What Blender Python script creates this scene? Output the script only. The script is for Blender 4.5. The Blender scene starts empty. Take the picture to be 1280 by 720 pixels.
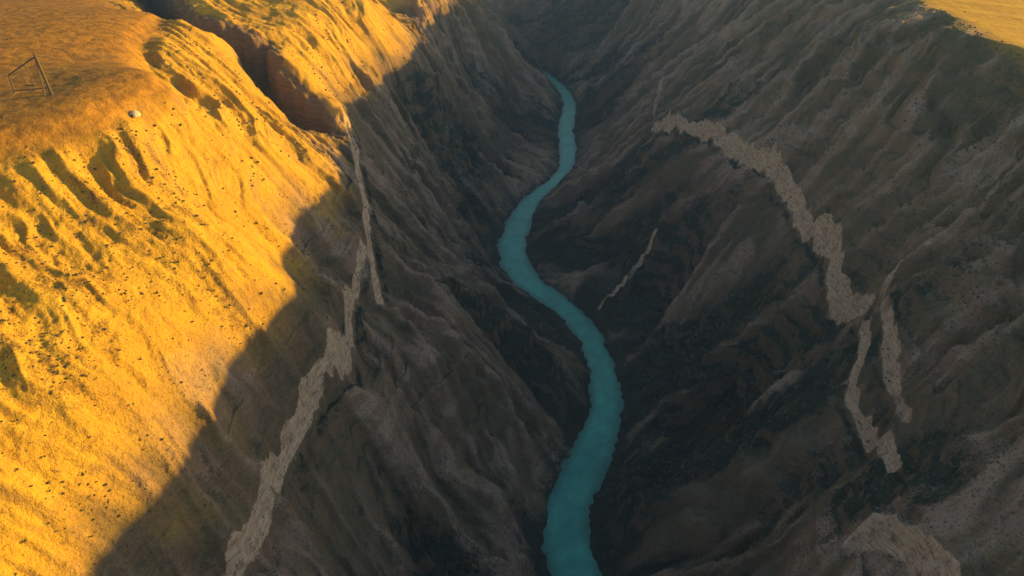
import bpy, math, numpy as np, time
from mathutils import Vector
rng=np.random.default_rng(7)
sc=bpy.context.scene
sc.unit_settings.scale_length=0.35
TH=math.radians(33); F=853.3; H=1000.0
cT,sT=math.cos(TH),math.sin(TH)
def S(px,py,z):
    v=(360-py)/F; dy=cT+sT*v; dz=-sT+cT*v
    t=(H-z)/(-dz)
    return ((px-640)/F*t, dy*t, z)

# ---------------- noise ----------------
perm=rng.permutation(256).astype(np.int32); perm=np.concatenate([perm,perm])
ga=rng.random(256)*2*np.pi; gx=np.cos(ga).astype(np.float32); gy=np.sin(ga).astype(np.float32)
def perlin(x,y,seed=0):
    x=x+seed*17.31; y=y+seed*9.77
    xi=np.floor(x); yi=np.floor(y)
    xf=(x-xi).astype(np.float32); yf=(y-yi).astype(np.float32)
    xi=xi.astype(np.int32)&255; yi=yi.astype(np.int32)&255
    u=xf*xf*xf*(xf*(xf*6-15)+10); v=yf*yf*yf*(yf*(yf*6-15)+10)
    def g(ix,iy,fx,fy):
        h=perm[perm[ix&255]+(iy&255)]
        return gx[h]*fx+gy[h]*fy
    a=g(xi,yi,xf,yf); b=g(xi+1,yi,xf-1,yf); c=g(xi,yi+1,xf,yf-1); d=g(xi+1,yi+1,xf-1,yf-1)
    return ((a+u*(b-a))+v*((c+u*(d-c))-(a+u*(b-a))))*1.5
def fbm(x,y,o=4,seed=0,gain=.5):
    r=0;a=1.
    for i in range(o):
        r=r+a*perlin(x*2**i,y*2**i,seed+i*3); a*=gain
    return r
def ridged(x,y,o=3,seed=0,gain=.5):
    r=0;a=1.;n=0
    for i in range(o):
        r=r+a*(1-2*np.abs(perlin(x*2**i,y*2**i,seed+i*5))); n+=a; a*=gain
    return r/n-0.45
def sm(a,b,x):
    t=np.clip((x-a)/(b-a),0,1); return t*t*(3-2*t)

# ---------------- survey lines ----------------
riv=[(60,-600,0,42),(70,-200,0,42),(60,200,0,42),(85,450,0,42)]
for px,py,w in [(725,720,42),(710,690,40),(704,650,37),(718,610,38),(743,560,36),(758,515,32),(757,480,30),(743,430,29),(722,400,29),(690,372,32),(655,350,36),(638,318,42),(646,280,38),(666,247,27),(698,224,19),(713,195,31),(705,160,31),(715,130,28),(700,106,20)]:
    p=S(px,py,0); riv.append((p[0],p[1],0,w))
riv+= [(120,3720,0,20),(-80,3850,0,20),(-300,4050,0,20),(-500,4500,0,20)]
riv=np.array(riv,float)
def chaikin(P,n=2):
    for _ in range(n):
        Q=[P[0]]
        for a,b in zip(P[:-1],P[1:]):
            Q.append(.75*a+.25*b); Q.append(.25*a+.75*b)
        Q.append(P[-1]); P=np.array(Q)
    return P
rivs=chaikin(riv,2)

C=[]
def add(px,py,z): C.append(S(px,py,z))
for r in riv[::2]: C.append((r[0],r[1],-10))
for a in [(690,480,55),(600,480,150),(500,600,200),(600,700,90),(560,330,170),(520,200,250),(600,180,120),(620,100,150),(550,80,300),(640,40,200),
  (680,20,130),(600,10,330),
  (300,690,350),(345,600,355),(370,510,360),(430,440,360),(440,345,355),(455,250,370),(435,150,440),
  (100,720,470),(235,520,490),(300,400,500),(350,360,500),(405,200,500),(430,140,470),(500,75,455),(570,0,450),
  (0,720,515),(0,560,555),(0,400,605),(100,500,550),(150,300,600),(0,260,655),(280,250,560),(100,600,520),
  (0,175,700),(110,152,700),(215,105,700),(0,0,712),(180,30,700),(90,80,708),(60,120,706),
  (300,20,625),(400,60,560),(500,30,520),(365,88,560),(300,130,590),(250,80,640),(340,190,530),(350,140,520),
  (820,640,80),(900,500,150),(1000,560,230),(1070,500,270),(1075,380,310),(1000,260,330),(900,170,330),(820,150,270),(850,300,170),(760,330,75),
  (760,200,80),(800,80,220),(900,60,400),(1000,100,470),(1100,100,570),(1200,200,540),(1280,300,485),(1280,200,560),(1280,450,430),(1280,600,390),
  (1280,720,370),(1130,675,320),(1280,50,690),(1195,8,686),(750,10,280),(950,640,160),(1150,250,480),(1180,400,400)]: add(*a)
C+= [(-120,100,200),(-260,100,350),(-420,100,500),(-620,200,650),(-800,300,705),(-120,-300,200),(-260,-300,350),(-420,-300,500),(-700,-300,700),
     (300,100,250),(500,100,400),(700,100,540),(300,-300,250),(500,-300,400),(700,-300,540),
     (-900,800,720),(-1300,1400,735),(-1500,300,745),(-1500,-300,740),(-2400,2400,780),(-1300,2600,740),(-900,3400,640),(-700,2800,600),(-1800,4000,760),
     (1000,1050,702),(980,750,680),(940,300,670),(930,-300,670),(1075,2100,692),(1120,2600,665),(1180,3200,652),(1150,3700,650),
     (1500,700,645),(1500,-300,640),(1600,1500,645),(1700,2500,650),(1800,3500,640),(3000,1500,620),(3000,4000,640),(3000,-300,620),
     (0,4900,420),(500,4900,500),(-300,5400,600),(600,5600,650),(1500,5200,700),(-1500,5400,750),(0,6500,700),(3000,6500,750),(-3000,6500,800),(-3500,500,800),
     (700,3900,480),(560,4300,450),(-350,3500,420)]
C=np.array(C,float)
sca=1000.
P=C[:,:2]/sca; n=len(P)
def U(r2): return np.where(r2>1e-12, .5*r2*np.log(np.maximum(r2,1e-12)),0)
D2=((P[:,None]-P[None])**2).sum(-1)
A=np.zeros((n+3,n+3)); A[:n,:n]=U(D2)+np.eye(n)*0.004
A[:n,n]=1;A[:n,n+1:]=P;A[n,:n]=1;A[n+1:,:n]=P.T
W=np.linalg.solve(A,np.concatenate([C[:,2],[0,0,0]]))

# ---------------- grid ----------------
NX,NY=1500,1750
tv=np.linspace(0,1,NY)
ys=-400+ 7000*( .30*tv+.70*tv**2.6 ) 
uu=np.linspace(-1,1,NX)
Wd=(700+0.62*np.maximum(ys,0))
X=(Wd[:,None]*(uu[None]*1.0+1.1*np.sign(uu)[None]*np.maximum(np.abs(uu)[None]-.72,0)**2*9)).astype(np.float64)
Y=np.repeat(ys[:,None],NX,1)
xf=X.ravel(); yf=Y.ravel()
Z=W[n]+W[n+1]*xf/sca+W[n+2]*yf/sca
xs32=(xf/sca).astype(np.float32); ys32=(yf/sca).astype(np.float32)
for i in range(n):
    r2=np.maximum((xs32-np.float32(P[i,0]))**2+(ys32-np.float32(P[i,1]))**2,np.float32(1e-12))
    Z+=(W[i]*.5)*r2*np.log(r2)

def polydist(L,x,y,extra=None):
    L=np.asarray(L,float)
    seg=np.hypot(*(L[1:,:2]-L[:-1,:2]).T); cum=np.concatenate([[0],np.cumsum(seg)])
    best=np.full(x.shape,1e18); side=np.zeros(x.shape); arc=np.zeros(x.shape); ex=np.zeros(x.shape)
    for i in range(len(seg)):
        ax,ay=L[i,:2]; dx,dy=(L[i+1,:2]-L[i,:2])
        t=np.clip(((x-ax)*dx+(y-ay)*dy)/(seg[i]**2),0,1)
        ex_,ey_=x-ax-t*dx,y-ay-t*dy
        d2=ex_**2+ey_**2
        m=d2<best
        best=np.where(m,d2,best)
        side=np.where(m,np.sign(dx*(y-ay)-dy*(x-ax)),side)
        arc=np.where(m,cum[i]+t*seg[i],arc)
        if extra is not None: ex=np.where(m,extra[i]+t*(extra[i+1]-extra[i]),ex)
    return np.sqrt(best),side,arc,cum[-1],ex

# cliff lines: (points, height, options)
BANDS=[
 ([(275,740,345),(300,690,350),(335,625,355),(350,560,358),(372,505,360),(400,460,360),(436,438,362)],16,dict(seed=50,wd=4,col=1.0)),
 ([(418,462,345),(438,430,355),(426,390,362),(442,345,362),(457,312,365)],15,dict(seed=55,jit=3,wd=4,col=1.0)),
 ([(470,385,330),(464,330,345),(455,270,368),(446,200,400),(428,145,440)],20,dict(seed=60,jit=5,col=.9)),
 ([(815,157,270),(860,155,300),(905,168,330),(945,198,335),(990,222,340),(1002,272,335),(1060,300,330),(1046,330,320),(1044,352,318),(1058,380,313),(1102,374,320)],26,dict(seed=70,gap=.55,wd=5.5,col=1.1)),
 ([(1092,385,305),(1078,440,290),(1066,490,272),(1085,525,275),(1110,548,285),(1122,600,290)],17,dict(seed=80,wd=4,col=1.0)),
 ([(1045,690,300),(1080,668,305),(1130,672,320),(1175,700,330),(1200,745,335)],24,dict(seed=86,gap=.8,wd=6,col=1.15)),
 ([(1180,300,420),(1130,330,385),(1098,365,340),(1105,430,320),(1128,500,310),(1140,540,300)],16,dict(seed=90,col=.56)),
 ([(570,40,380),(540,130,290),(500,240,250)],12,dict(seed=93,col=.15)),
 ([(825,280,160),(805,320,125),(775,365,85),(745,392,60)],2.5,dict(seed=94,jit=3,col=.58,L=20)),
 ([(830,100,270),(822,125,255),(818,150,250)],2.5,dict(seed=95,jit=3,col=.55,L=20)),
 ([(1180,20,640),(1090,90,570),(1010,130,450)],16,dict(seed=96,col=.42)),
 ([(1280,250,540),(1180,290,470),(1120,300,430)],14,dict(seed=98,col=.40)),
 ([(1280,420,450),(1210,450,400),(1160,520,340)],12,dict(seed=102,col=.36)),
 ([(-60,190,700),(0,174,700),(60,167,700),(110,154,700),(170,130,700),(214,108,700),(212,88,700),(186,73,700),(152,62,700),(165,45,700),(186,28,700),(192,5,700)],8,dict(L=90,seed=99,soft=9,jit=5,col=0,gap=.8)),
]
calm=np.ones_like(Z)
for k in range(6):
    d_=polydist([S(*p) for p in BANDS[k][0]],xf,yf)[0]
    calm=np.minimum(calm,.45+.55*sm(20,150,d_))

dr,_,_,_,hw=polydist(rivs,xf,yf,rivs[:,3])
xr=np.interp(yf,[0,450]+list(riv[4:-4,1]),[60,85]+list(riv[4:-4,0]))
left=xf<xr
dd=np.abs(xf-xr)
hw=hw+9*perlin(xf/70,yf/70,3)+4.5*perlin(xf/18,yf/18,4)

# right-hand rim
c1=S(1280,50,688); c2=S(1195,6,684)
ry=np.array([-400,300,750,1050,c1[1],c2[1],2100,2600,3200,3700,6600]); rx=np.array([930,940,980,990,c1[0],c2[0],1085,1120,1180,1150,1250])
rz=np.array([675,675,690,686,677,663,676,660,650,648,650])
rimx=np.interp(yf,ry,rx)+14*perlin(yf/160,yf*0,61); rimz=np.interp(yf,ry,rz)+5*perlin(yf/120,yf*0,62)+2.5*perlin(yf/35,yf*0,63)
beyond=xf-rimx
topz=rimz-.10*np.maximum(beyond,0)+.10*np.maximum(beyond-900,0)

# relief
warp=70*perlin(xf/420,yf/420,11)+26*perlin(xf/130,yf/130,12)+8*perlin(xf/40,yf/40,14)
sp=np.where(left, yf-0.55*dd, yf-0.38*dd)+warp
dw=dd+40*perlin(xf/300,yf/300,13)
plateau=np.where(left, sm(672,698,Z), sm(-60,10,beyond))
amp=sm(20,170,dr)*(1-plateau)
lit=np.where(left,sm(420,500,Z),0)
seedL=np.where(left,0,500.)
g1=ridged(sp/340+seedL,dw/1000,2,21)
g2=ridged(sp/130+seedL,dw/520,3,22)
g3=ridged(sp/46+seedL,dw/260,3,23)
g4=ridged(sp/17+seedL,dw/90,2,24)
rimk=np.where(left,1,sm(0,160,-beyond))*calm
rs=np.where(left,1,.88)
Z=Z+amp*rimk*rs*((104-66*lit)*g1+(68-46*lit)*g2+(24-13*lit)*g3+(5.5-2.6*lit)*g4)
Z=Z+amp*((9-7*lit)*fbm(xf/40,yf/40,4,31))+ (1-plateau)*(1.8-.7*lit)*fbm(xf/9,yf/9,2,37)
Zs=Z+14*fbm(xf/160,yf/160,2,45)
tm=amp*np.clip(.65+1.1*fbm(xf/230,yf/150,2,46),0,1.1)*(1-.92*lit)
Z=Z-tm*(6.6*np.sin(2*np.pi*Zs/44)+2.4*np.sin(2*np.pi*Zs/17+1))
right=~left
Z=np.where(right, np.minimum(Z,topz+6*(1-sm(-80,0,beyond))), Z)
Z=np.where(right&(beyond>0), Z*(1-sm(0,60,beyond))+topz*sm(0,60,beyond), Z)
Z=Z+plateau*(3*fbm(xf/260,yf/260,3,41)*np.where(left,1,.3)+.5*fbm(xf/20,yf/20,2,43))

def height(Zarr,x,y):
    j=min(max(int(np.searchsorted(ys,y)),0),NY-1); row=X[j]; i=min(max(int(np.searchsorted(row,x)),0),NX-1); return float(Zarr[j,i])
Zpre=Z.reshape(NY,NX).copy()
def G(px,py,z):
    """drop a surveyed sight line on to the ground"""
    x1,y1,_=S(px,py,z); best=(1e9,x1,y1)
    for k in range(-60,61):
        zz=z+k*2.0; x,y,_=S(px,py,zz); dlt=abs(height(Zpre,x,y)-zz)+abs(k)*.05
        if dlt<best[0]: best=(dlt,x,y)
    return (best[1],best[2])

# ---------------- cliff bands ----------------
cliff=np.zeros_like(Z); foot_shade=np.zeros_like(Z)
def band(pts,Ah,L=60,jit=6,seed=50,soft=1.5,col=1.0,gap=.35,wd=5.0):
    global Z,cliff,foot_shade
    q=[]
    for a,b in zip(pts[:-1],pts[1:]):
        for t in (0,.5): q.append(tuple(a[i]*(1-t)+b[i]*t for i in range(3)))
    q.append(pts[-1])
    g=np.array([G(*p) for p in q])
    for _ in range(2): g[1:-1]=.25*g[:-2]+.5*g[1:-1]+.25*g[2:]
    Lp=chaikin(g,1)
    x0,x1=Lp[:,0].min()-350,Lp[:,0].max()+350; y0,y1=Lp[:,1].min()-350,Lp[:,1].max()+350
    m=(xf>x0)&(xf<x1)&(yf>y0)&(yf<y1)
    x=xf[m];y=yf[m]
    d,s,a,tot,_=polydist(Lp,x,y)
    but=np.abs(perlin(x/48,y/48,seed+4))
    but2=np.abs(perlin(x/17,y/17,seed+6))
    sd=d*s+jit*perlin(x/90,y/90,seed)+jit*.9*(but-.25)+jit*.3*(but2-.25)
    st=sm(0,25,a)*sm(0,25,tot-a)
    st=st*np.clip(.9+.5*perlin(a/110,a*0,seed+9)+.2*perlin(a/28,a*0+3,seed+8),gap,1.2)
    f=(.66*np.tanh(sd/soft)+.34*np.tanh((sd+9)/soft))*np.exp(-np.abs(sd)/L)*st
    Z[m]+=Ah*f
    wdv=wd*(1+.4*perlin(a/45,a*0,seed+12))
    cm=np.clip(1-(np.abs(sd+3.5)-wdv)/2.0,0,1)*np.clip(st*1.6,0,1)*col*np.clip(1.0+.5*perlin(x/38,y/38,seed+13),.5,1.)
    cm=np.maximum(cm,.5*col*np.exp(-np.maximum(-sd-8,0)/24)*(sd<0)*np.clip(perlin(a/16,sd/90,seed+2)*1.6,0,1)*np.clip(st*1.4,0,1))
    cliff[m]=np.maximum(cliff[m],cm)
    foot_shade[m]=np.maximum(foot_shade[m],np.exp(-((sd+18)/8)**2)*np.clip(st,0,1)*min(col,1)*np.clip(.8+perlin(x/40,y/40,seed+15),0,1))  # dark line painted along the cliff foot as shade
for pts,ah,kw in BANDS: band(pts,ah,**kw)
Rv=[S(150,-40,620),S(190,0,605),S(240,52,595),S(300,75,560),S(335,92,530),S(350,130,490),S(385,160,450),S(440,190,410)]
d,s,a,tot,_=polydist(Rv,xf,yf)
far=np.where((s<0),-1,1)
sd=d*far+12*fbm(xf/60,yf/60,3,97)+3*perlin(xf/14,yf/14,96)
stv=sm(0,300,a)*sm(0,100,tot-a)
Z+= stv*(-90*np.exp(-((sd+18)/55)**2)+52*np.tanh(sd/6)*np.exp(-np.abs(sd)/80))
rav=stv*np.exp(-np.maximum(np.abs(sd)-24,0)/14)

# ---------------- river bed ----------------
e=dr-hw
bank=np.maximum(e,0)*(.5+.4*perlin(xf/50,yf/50,99))
Z=np.where(e>0, np.maximum(Z*sm(0,90,e)+bank*(1-sm(30,120,e)), bank*.7*np.exp(-e/150)+1.), -4-6*sm(0,15,-e))
Z=np.where((e>-3)&(e<3), np.interp(e,[-3,3],[-5,2.2])+0*Z, Z)
Zg=Z.reshape(NY,NX)
def hz(x,y): return height(Zg,x,y)

# ---------------- masks ----------------
veg_shade=np.zeros_like(Z)
def blob(px,py,z,rx,ry,ang,k=1.):
    global veg_shade
    x0,y0,_=S(px,py,z); c,s_=math.cos(math.radians(ang)),math.sin(math.radians(ang))
    u=((xf-x0)*c+(yf-y0)*s_)/rx; v=(-(xf-x0)*s_+(yf-y0)*c)/ry
    veg_shade=np.maximum(veg_shade,k*np.exp(-(u*u+v*v)**1.2))
blob(640,440,110,190,60,-32); blob(700,500,50,150,50,-40,.9); blob(560,190,170,170,130,-50,.7)
blob(800,600,70,170,70,20,1); blob(960,520,200,260,48,18,1); blob(1050,430,300,130,32,25,.9); blob(860,400,140,180,80,15,.8);blob(800,480,70,160,60,20,.9)
blob(740,250,60,190,70,20,1); blob(700,300,40,90,60,0,.9);blob(860,300,190,160,45,30,.9); blob(820,210,200,200,70,10,.9)
blob(600,270,90,140,110,-60,.7); blob(640,130,120,200,200,-40,.6); blob(760,110,120,200,200,30,.7); blob(550,700,130,120,50,-30,.8)
blob(700,20,200,500,500,0,.8); blob(1110,600,300,110,60,15,.8); blob(770,660,40,120,60,20,.9); blob(250,620,400,60,25,-30,.5)
nz=fbm(sp/70+seedL,dw/220,4,101)
gul=np.clip(-g1*1.3-g2*1.2,0,1)  # dark of the folds: scrub, plus painted shade contrast
veg_shade=np.clip(veg_shade*1.0+.45*nz*sm(0,.15,veg_shade)+ .6*np.exp(-np.maximum(e,0)/60)+.9*gul*sm(400,60,Z)+.35*gul*amp*(1-lit),0,1)
veg_shade=np.maximum(veg_shade,.85*foot_shade)  # painted cliff-foot shade joins the real scrub in this mask
veg_shade*= (1-np.clip(cliff*1.3,0,1))
veg_shade*=np.where(left,1-sm(430,480,Z),1)
vs0=veg_shade.copy(); veg_shade=np.zeros_like(Z)
blob(190,240,600,150,45,-30,.42); blob(150,300,590,120,40,-30,.36); blob(60,330,620,120,30,-30,.40); blob(40,440,590,90,40,-30,.42); blob(120,420,560,120,22,-30,.36); blob(230,350,540,120,30,-30,.34)
veg_shade=veg_shade*(.5+.8*np.clip(fbm(xf/38,yf/38,3,77)+.3,0,1)); veg_shade=np.where(left,np.maximum(vs0,veg_shade*(1-plateau)),vs0)
sun_gold=np.where(left,sm(420,540,Z+50*fbm(xf/90,yf/90,3,111)),0.)  # grass colour brightens above the shadow line: sunlit tone painted in
sun_gold=np.maximum(sun_gold,plateau)

def grid_mesh(name,X,Y,Z,ny,nx):
    me=bpy.data.meshes.new(name)
    co=np.stack([X,Y,Z],-1).astype(np.float32).ravel()
    idx=np.arange(ny*nx).reshape(ny,nx)
    q=np.stack([idx[:-1,:-1],idx[:-1,1:],idx[1:,1:],idx[1:,:-1]],-1).reshape(-1).astype(np.int32)
    nf=len(q)//4
    me.vertices.add(ny*nx); me.vertices.foreach_set('co',co)
    me.loops.add(nf*4); me.loops.foreach_set('vertex_index',q)
    me.polygons.add(nf); me.polygons.foreach_set('loop_start',np.arange(nf,dtype=np.int32)*4)
    me.polygons.foreach_set('use_smooth',np.ones(nf,bool))
    me.update(calc_edges=True)
    ob=bpy.data.objects.new(name,me); sc.collection.objects.link(ob)
    return ob
ter=grid_mesh("canyon_terrain",xf,yf,Z,NY,NX)
at=ter.data.color_attributes.new("masks",'FLOAT_COLOR','POINT')
at.data.foreach_set('color',np.stack([veg_shade,cliff,sun_gold,rav],-1).astype(np.float32).ravel())
at2=ter.data.attributes.new("flat_top",'FLOAT','POINT')
at2.data.foreach_set('value',(plateau*left).astype(np.float32))
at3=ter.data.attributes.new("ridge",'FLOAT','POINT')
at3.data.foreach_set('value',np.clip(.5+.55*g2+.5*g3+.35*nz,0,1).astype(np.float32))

def newmat(name):
    m=bpy.data.materials.new(name); m.use_nodes=True
    nt=m.node_tree; nt.nodes.clear()
    out=nt.nodes.new('ShaderNodeOutputMaterial'); b=nt.nodes.new('ShaderNodeBsdfPrincipled')
    nt.links.new(b.outputs[0],out.inputs[0])
    return m,nt,b
class NB:
    def __init__(s,nt): s.nt=nt
    def link(s,a,b): s.nt.links.new(a,b)
    def noise(s,vec,scale,detail=4,rough=.55,dist=0):
        n=s.nt.nodes.new('ShaderNodeTexNoise'); n.inputs['Scale'].default_value=scale; n.inputs['Detail'].default_value=detail
        n.inputs['Roughness'].default_value=rough; n.inputs['Distortion'].default_value=dist
        s.link(vec,n.inputs['Vector']); return n.outputs['Fac']
    def ramp(s,fac,stops):
        n=s.nt.nodes.new('ShaderNodeValToRGB'); cr=n.color_ramp
        while len(cr.elements)<len(stops): cr.elements.new(.5)
        for e_,(p,c) in zip(cr.elements,stops):
            e_.position=p; e_.color=(c,c,c,1) if isinstance(c,(int,float)) else (*c,1)
        s.link(fac,n.inputs[0]); return n.outputs[0]
    def mix(s,f,a,b,mode='MIX'):
        n=s.nt.nodes.new('ShaderNodeMix'); n.data_type='RGBA'; n.blend_type=mode
        for i,v in ((0,f),(6,a),(7,b)):
            if hasattr(v,'links') : s.link(v,n.inputs[i])
            else: n.inputs[i].default_value= v if i==0 else (*v,1)
        return n.outputs[2]
    def math(s,op,a,b=0.,clamp=False):
        n=s.nt.nodes.new('ShaderNodeMath'); n.operation=op; n.use_clamp=clamp
        for i,v in ((0,a),(1,b)):
            if hasattr(v,'links'): s.link(v,n.inputs[i])
            else: n.inputs[i].default_value=v
        return n.outputs[0]
    def bump(s,h,st,dist,prev=None):
        n=s.nt.nodes.new('ShaderNodeBump'); n.inputs['Strength'].default_value=st; n.inputs['Distance'].default_value=dist
        s.link(h,n.inputs['Height'])
        if prev is not None: s.link(prev,n.inputs['Normal'])
        return n.outputs[0]

m,nt,b=newmat("slope_ground"); N=NB(nt)
tc=nt.nodes.new('ShaderNodeTexCoord').outputs['Object']
att=nt.nodes.new('ShaderNodeAttribute'); att.attribute_name="masks"
fl=nt.nodes.new('ShaderNodeAttribute'); fl.attribute_name="flat_top"
rg=nt.nodes.new('ShaderNodeAttribute'); rg.attribute_name="ridge"
sep=nt.nodes.new('ShaderNodeSeparateColor'); N.link(att.outputs['Color'],sep.inputs[0])
vegShadeO,clO,goO=sep.outputs; raO=att.outputs['Alpha']
geo=nt.nodes.new('ShaderNodeNewGeometry'); sx=nt.nodes.new('ShaderNodeSeparateXYZ'); N.link(geo.outputs['Normal'],sx.inputs[0])
nA=N.noise(tc,.012,3,.6); nB=N.noise(tc,.06,5,.65); nC=N.noise(tc,.35,4,.7)
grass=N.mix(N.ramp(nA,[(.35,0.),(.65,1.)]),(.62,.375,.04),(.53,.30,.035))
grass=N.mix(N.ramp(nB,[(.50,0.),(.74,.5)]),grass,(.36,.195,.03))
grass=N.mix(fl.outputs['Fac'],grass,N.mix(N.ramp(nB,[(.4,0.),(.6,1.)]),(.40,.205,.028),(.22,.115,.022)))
brown=N.mix(N.ramp(nA,[(.40,0.),(.60,1.)]),(.29,.185,.13),(.165,.125,.075))
brown=N.mix(N.ramp(rg.outputs['Fac'],[(.40,.75),(.62,0.)]),brown,(.09,.078,.048))  # gullies darkened in colour, painted relief shading where ambient light is flat
brown=N.mix(N.ramp(rg.outputs['Fac'],[(.60,0.),(.85,.75)]),brown,(.38,.265,.195))  # crests painted lighter for the same relief contrast
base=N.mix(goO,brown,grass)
base=N.mix(N.math('MULTIPLY',N.ramp(nC,[(.53,0.),(.63,.75)]),N.ramp(goO,[(0.,1.),(1.,.36)])),base,(.075,.06,.03))
base=N.mix(N.ramp(nC,[(.30,.42),(.40,0.)]),base,(.42,.29,.16))
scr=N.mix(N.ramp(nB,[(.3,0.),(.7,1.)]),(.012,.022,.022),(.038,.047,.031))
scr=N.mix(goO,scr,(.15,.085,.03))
vf=N.math('ADD',vegShadeO,N.math('MULTIPLY',N.math('SUBTRACT',nC,.5),.9))
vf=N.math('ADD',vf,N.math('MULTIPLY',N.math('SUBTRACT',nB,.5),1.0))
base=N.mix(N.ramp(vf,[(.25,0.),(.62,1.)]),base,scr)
# layered, cracked limestone
mp=nt.nodes.new('ShaderNodeMapping'); mp.inputs['Scale'].default_value=(.05,.05,.42); N.link(tc,mp.inputs[0])
st=N.noise(mp.outputs[0],1.,4,.6)
mp2=nt.nodes.new('ShaderNodeMapping'); mp2.inputs['Scale'].default_value=(.20,.20,.07); N.link(tc,mp2.inputs[0])
ck=N.noise(mp2.outputs[0],1.,4,.65,.6)
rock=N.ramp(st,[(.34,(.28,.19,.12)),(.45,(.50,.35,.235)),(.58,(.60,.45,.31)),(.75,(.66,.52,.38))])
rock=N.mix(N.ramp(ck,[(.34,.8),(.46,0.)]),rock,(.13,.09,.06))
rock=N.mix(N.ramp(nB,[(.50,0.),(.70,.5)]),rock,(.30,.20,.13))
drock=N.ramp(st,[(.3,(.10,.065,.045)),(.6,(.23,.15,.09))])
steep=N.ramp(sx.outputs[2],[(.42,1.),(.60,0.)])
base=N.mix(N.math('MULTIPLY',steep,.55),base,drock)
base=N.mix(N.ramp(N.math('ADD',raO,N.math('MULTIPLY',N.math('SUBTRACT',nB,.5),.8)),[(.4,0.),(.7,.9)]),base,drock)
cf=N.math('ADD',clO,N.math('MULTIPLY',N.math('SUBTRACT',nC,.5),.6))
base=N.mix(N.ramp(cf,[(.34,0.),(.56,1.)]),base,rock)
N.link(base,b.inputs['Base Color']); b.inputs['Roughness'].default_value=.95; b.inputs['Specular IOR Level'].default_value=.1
n1=N.bump(nB,.9,7.); n2=N.bump(nC,.9,2.2,n1); N.link(n2,b.inputs['Normal'])
ter.data.materials.append(m)

# ---------------- river ----------------
rp=chaikin(riv,3); dx=np.gradient(rp[:,0]); dy=np.gradient(rp[:,1]); l=np.hypot(dx,dy); nx_,ny_=-dy/l,dx/l
K=13; us=np.linspace(-1,1,K)
hwid=rp[:,3]+20
RX=rp[:,0][:,None]+nx_[:,None]*us[None]*hwid[:,None]; RY=rp[:,1][:,None]+ny_[:,None]*us[None]*hwid[:,None]
wat=grid_mesh("river_water",RX.ravel(),RY.ravel(),np.zeros(RX.size),len(rp),K)
dep=np.clip(1-np.abs(us)[None]*hwid[:,None]/rp[:,3][:,None],0,1)
a_=wat.data.attributes.new("depth",'FLOAT','POINT'); a_.data.foreach_set('value',dep.astype(np.float32).ravel())
m,nt,b=newmat("turquoise_water"); N=NB(nt)
tc=nt.nodes.new('ShaderNodeTexCoord').outputs['Object']
dp=nt.nodes.new('ShaderNodeAttribute'); dp.attribute_name="depth"
w1=N.noise(tc,.014,5,.6,1.2); w2=N.noise(tc,.12,4,.6)
wc=N.mix(N.ramp(w1,[(.35,0.),(.65,1.)]),(.022,.215,.18),(.05,.345,.27))
dd_=N.math('ADD',dp.outputs['Fac'],N.math('MULTIPLY',N.math('SUBTRACT',w2,.5),.35))
N.link(N.mix(N.ramp(dd_,[(.0,.9),(.45,0.)]),wc,(.025,.12,.105)),b.inputs['Base Color'])
b.inputs['Roughness'].default_value=.35; b.inputs['Specular IOR Level'].default_value=.28
N.link(N.bump(w2,.3,1.2),b.inputs['Normal']); wat.data.materials.append(m)

# ---------------- shrubs ----------------
ph=(1+5**.5)/2
iv=np.array([(-1,ph,0),(1,ph,0),(-1,-ph,0),(1,-ph,0),(0,-1,ph),(0,1,ph),(0,-1,-ph),(0,1,-ph),(ph,0,-1),(ph,0,1),(-ph,0,-1),(-ph,0,1)],float); iv/=np.linalg.norm(iv[0])
it=np.array([(0,11,5),(0,5,1),(0,1,7),(0,7,10),(0,10,11),(1,5,9),(5,11,4),(11,10,2),(10,7,6),(7,1,8),(3,9,4),(3,4,2),(3,2,6),(3,6,8),(3,8,9),(4,9,5),(2,4,11),(6,2,10),(8,6,7),(9,8,1)],np.int32)
cell=(np.gradient(ys)[:,None]*np.gradient(X,axis=1)).ravel()
clump=np.clip(.1+1.5*fbm(xf/70,yf/70,3,131),0,1)**2
dist=np.hypot(xf,yf)
wgt=cell*(np.where(left,.01,.16)+clump*np.where(left,.25,.8)+.3*np.clip(-g3*2,0,1)+1.0*veg_shade*(Z>430))*(1-.98*plateau)*(e>8)*(yf>150)*(yf<2300)*(np.abs(xf)<1100)*(1-.8*np.clip(cliff,0,1))*np.clip(900/np.maximum(dist,400),0,1.3)**1.5
wgt=np.maximum(wgt,0); wgt/=wgt.sum()
NS=44000
pi=rng.choice(len(wgt),NS,replace=True,p=wgt)
size=(.5+1.6*rng.random(NS)**3)*np.clip(dist[pi]/900,.75,1.5)
V=iv[None]*(size[:,None,None]*(1+.35*(rng.random((NS,12,1))-.5)*2))*np.array([1,1,.8])
px_=xf[pi]+rng.normal(0,1.5,NS); py_=yf[pi]+rng.normal(0,1.5,NS)
V=V+np.stack([px_,py_,Z[pi]+size*.15],-1)[:,None]
me=bpy.data.meshes.new("hillside_shrubs")
q=(it[None]+(np.arange(NS)*12)[:,None,None]).astype(np.int32).ravel()
me.vertices.add(NS*12); me.vertices.foreach_set('co',V.astype(np.float32).ravel())
me.loops.add(len(q)); me.loops.foreach_set('vertex_index',q)
me.polygons.add(len(q)//3); me.polygons.foreach_set('loop_start',np.arange(len(q)//3,dtype=np.int32)*3)
me.update(calc_edges=True)
shr=bpy.data.objects.new("hillside_shrubs",me); sc.collection.objects.link(shr)
m,nt,b=newmat("shrub_leaves"); N=NB(nt)
tc=nt.nodes.new('ShaderNodeTexCoord').outputs['Object']
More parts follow.
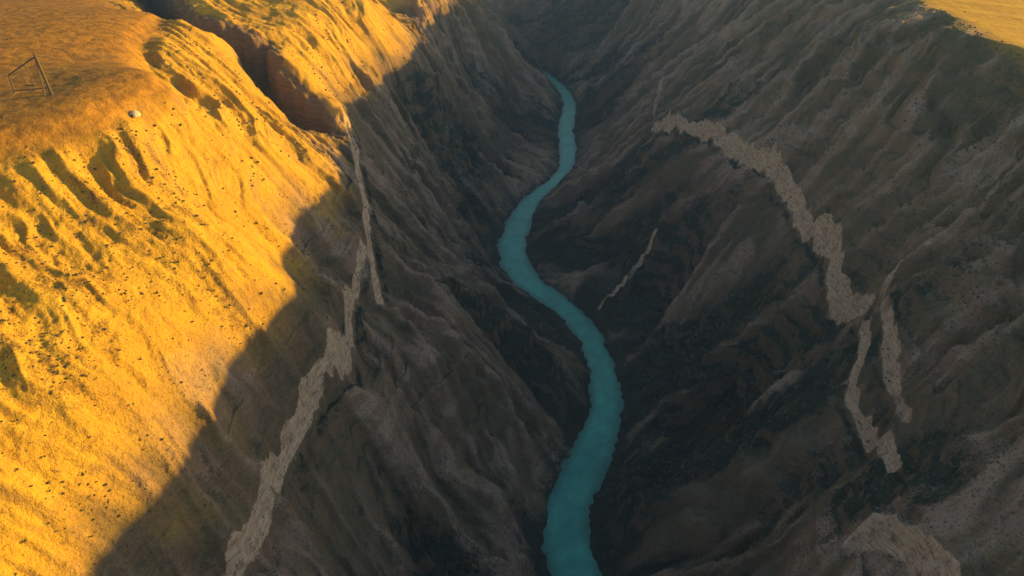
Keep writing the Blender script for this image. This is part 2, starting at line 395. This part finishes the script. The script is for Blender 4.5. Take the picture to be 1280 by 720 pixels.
N.link(N.ramp(N.noise(tc,.05,3),[(.3,(.06,.058,.03)),(.7,(.14,.11,.045))]),b.inputs['Base Color']); b.inputs['Roughness'].default_value=.9
me.materials.append(m)

# ---------------- swing frame on the plateau ----------------
def simple(name,col,rough=.8,sc_=.5):
    m,nt,b=newmat(name); N=NB(nt); tc=nt.nodes.new('ShaderNodeTexCoord').outputs['Object']
    N.link(N.mix(N.noise(tc,sc_,4),tuple(c*.7 for c in col),tuple(min(1,c*1.25) for c in col)),b.inputs['Base Color']); b.inputs['Roughness'].default_value=rough
    return m
wood=simple("weathered_timber",(.10,.07,.045)); ropeM=simple("cable",(.06,.05,.045))
def rod(a,b_,r0,r1,name,parent,mat,seg=8):
    a=Vector(a);b_=Vector(b_); d=(b_-a); zq=d.to_track_quat('Z','Y')
    vs=[];fs=[]
    for k,(p,r) in enumerate(((a,r0),(b_,r1))):
        for i in range(seg):
            t=2*math.pi*i/seg; vs.append(p+zq@Vector((r*math.cos(t),r*math.sin(t),0)))
    for i in range(seg): fs.append((i,(i+1)%seg,seg+(i+1)%seg,seg+i))
    fs+= [tuple(range(seg))[::-1],tuple(range(seg,2*seg))]
    me=bpy.data.meshes.new(name); me.from_pydata([tuple(v) for v in vs],[],fs); me.materials.append(mat)
    o=bpy.data.objects.new(name,me); sc.collection.objects.link(o); o.parent=parent; return o
bx,by,_=S(70,131,703); 
fr=bpy.data.objects.new("swing_frame",None); sc.collection.objects.link(fr)
def P3(x,y,z=0): return (x,y,hz(x,y)+z)
p1=(bx,by); p2=(bx-60,by+14)
hh=54
rod(P3(*p1,-3),P3(p1[0]-4,p1[1],hh),2.0,1.5,"post_1",fr,wood)
rod(P3(p1[0]-7,p1[1]-6,-3),P3(p1[0]-4,p1[1],hh),1.1,.9,"brace_1",fr,wood)
rod(P3(*p2,-3),P3(p2[0]+1,p2[1],hh*.45),1.2,.9,"post_2",fr,wood)
rod(P3(p1[0]-4,p1[1],hh*.93),P3(p2[0]+1,p2[1],hh*.45),.9,.9,"crossbeam",fr,wood)
rod(P3(p2[0],p2[1],3),P3(p1[0],p1[1],9),.7,.7,"rail",fr,wood)
rod(P3(bx-24,by+5,12),P3(bx-26,by+5,hh*.72),.3,.3,"rope_1",fr,ropeM)
rod(P3(bx-34,by+7,12),P3(bx-35,by+7,hh*.65),.3,.3,"rope_2",fr,ropeM)
rod(P3(bx-22,by+4.5,12),P3(bx-36,by+7.5,12),.8,.8,"seat",fr,wood)

# ---------------- dome tent ----------------
tx,ty,_=S(164,130,700); tz=hz(tx,ty)
tent=bpy.data.objects.new("dome_tent",None); sc.collection.objects.link(tent); tent.location=(tx,ty,tz)
white=simple("tent_canvas",(.50,.42,.30),.7,.2); dark=simple("tent_opening",(.08,.07,.06))
vs=[];fs=[];R=8.;rings=6;sg=18
for r in range(rings):
    ph_=r/(rings)*math.pi/2
    for k in range(sg):
        t=2*math.pi*k/sg; rr=R*math.cos(ph_)*(1+.02*(k%2)); vs.append((rr*math.cos(t),rr*math.sin(t),R*.95*math.sin(ph_)-.5))
vs.append((0,0,R*.95-.5))
for r in range(rings-1):
    for k in range(sg): fs.append((r*sg+k,r*sg+(k+1)%sg,(r+1)*sg+(k+1)%sg,(r+1)*sg+k))
for k in range(sg): fs.append(((rings-1)*sg+k,(rings-1)*sg+(k+1)%sg,rings*sg))
me=bpy.data.meshes.new("canopy"); me.from_pydata(vs,[],fs); me.materials.append(white); o=bpy.data.objects.new("canopy",me); sc.collection.objects.link(o); o.parent=tent
vs=[(-1.8,-8.6,-.5),(1.8,-8.6,-.5),(1.8,-8.0,3),(0,-7.3,4.2),(-1.8,-8.0,3),(-1.8,-6,-.5),(1.8,-6,-.5),(1.8,-5.5,3),(0,-5,4.2),(-1.8,-5.5,3)]
fs=[(0,1,2,3,4),(0,5,6,1),(1,6,7,2),(2,7,8,3),(3,8,9,4),(4,9,5,0)]
me=bpy.data.meshes.new("doorway"); me.from_pydata(vs,[],fs); me.materials.append(dark); o=bpy.data.objects.new("doorway",me); sc.collection.objects.link(o); o.parent=tent

# ---------------- valley haze (real air volume) ----------------
me=bpy.data.meshes.new("valley_haze")
x0,x1,y0,y1,z0,z1=-4500,4500,-380,6550,-30,950
me.from_pydata([(x0,y0,z0),(x1,y0,z0),(x1,y1,z0),(x0,y1,z0),(x0,y0,z1),(x1,y0,z1),(x1,y1,z1),(x0,y1,z1)],[],[(0,3,2,1),(4,5,6,7),(0,1,5,4),(1,2,6,5),(2,3,7,6),(3,0,4,7)])
hzob=bpy.data.objects.new("valley_haze",me); sc.collection.objects.link(hzob)
m=bpy.data.materials.new("air"); m.use_nodes=True; nt=m.node_tree; nt.nodes.clear()
o_=nt.nodes.new('ShaderNodeOutputMaterial'); vs_=nt.nodes.new('ShaderNodeVolumeScatter'); vs_.inputs['Color'].default_value=(.24,.45,1,1); vs_.inputs['Density'].default_value=3.8e-5; vs_.inputs['Anisotropy'].default_value=.2
nt.links.new(vs_.outputs[0],o_.inputs['Volume']); me.materials.append(m)

# ---------------- sun, sky, camera ----------------
tanE=.150; az=np.array([.95,.31]); az/=np.linalg.norm(az)
el=math.atan(tanE)
sd_=Vector((az[0]*math.cos(el),az[1]*math.cos(el),math.sin(el)))
L=bpy.data.lights.new("sun",'SUN'); L.energy=9.2; L.angle=math.radians(.5); L.color=(1,.60,.07)
lo=bpy.data.objects.new("sun",L); sc.collection.objects.link(lo); lo.rotation_euler=sd_.to_track_quat('Z','Y').to_euler(); lo.location=(1500,500,1800)
w=bpy.data.worlds.new("World"); sc.world=w; w.use_nodes=True
nt=w.node_tree; bg=nt.nodes['Background']; sk=nt.nodes.new('ShaderNodeTexSky'); sk.sky_type='NISHITA'; sk.sun_disc=False
sk.sun_elevation=el; sk.sun_rotation=math.atan2(az[0],az[1]); 
nt.links.new(sk.outputs[0],bg.inputs[0]); bg.inputs[1].default_value=.235
cam=bpy.data.cameras.new("camera"); cam.lens=24; cam.sensor_width=36; cam.clip_end=30000; cam.clip_start=1
co=bpy.data.objects.new("camera",cam); sc.collection.objects.link(co); co.location=(0,0,H); co.rotation_euler=(math.radians(57),0,0); sc.camera=co
sc.view_settings.view_transform='Standard'; sc.view_settings.look='None'; sc.view_settings.exposure=0
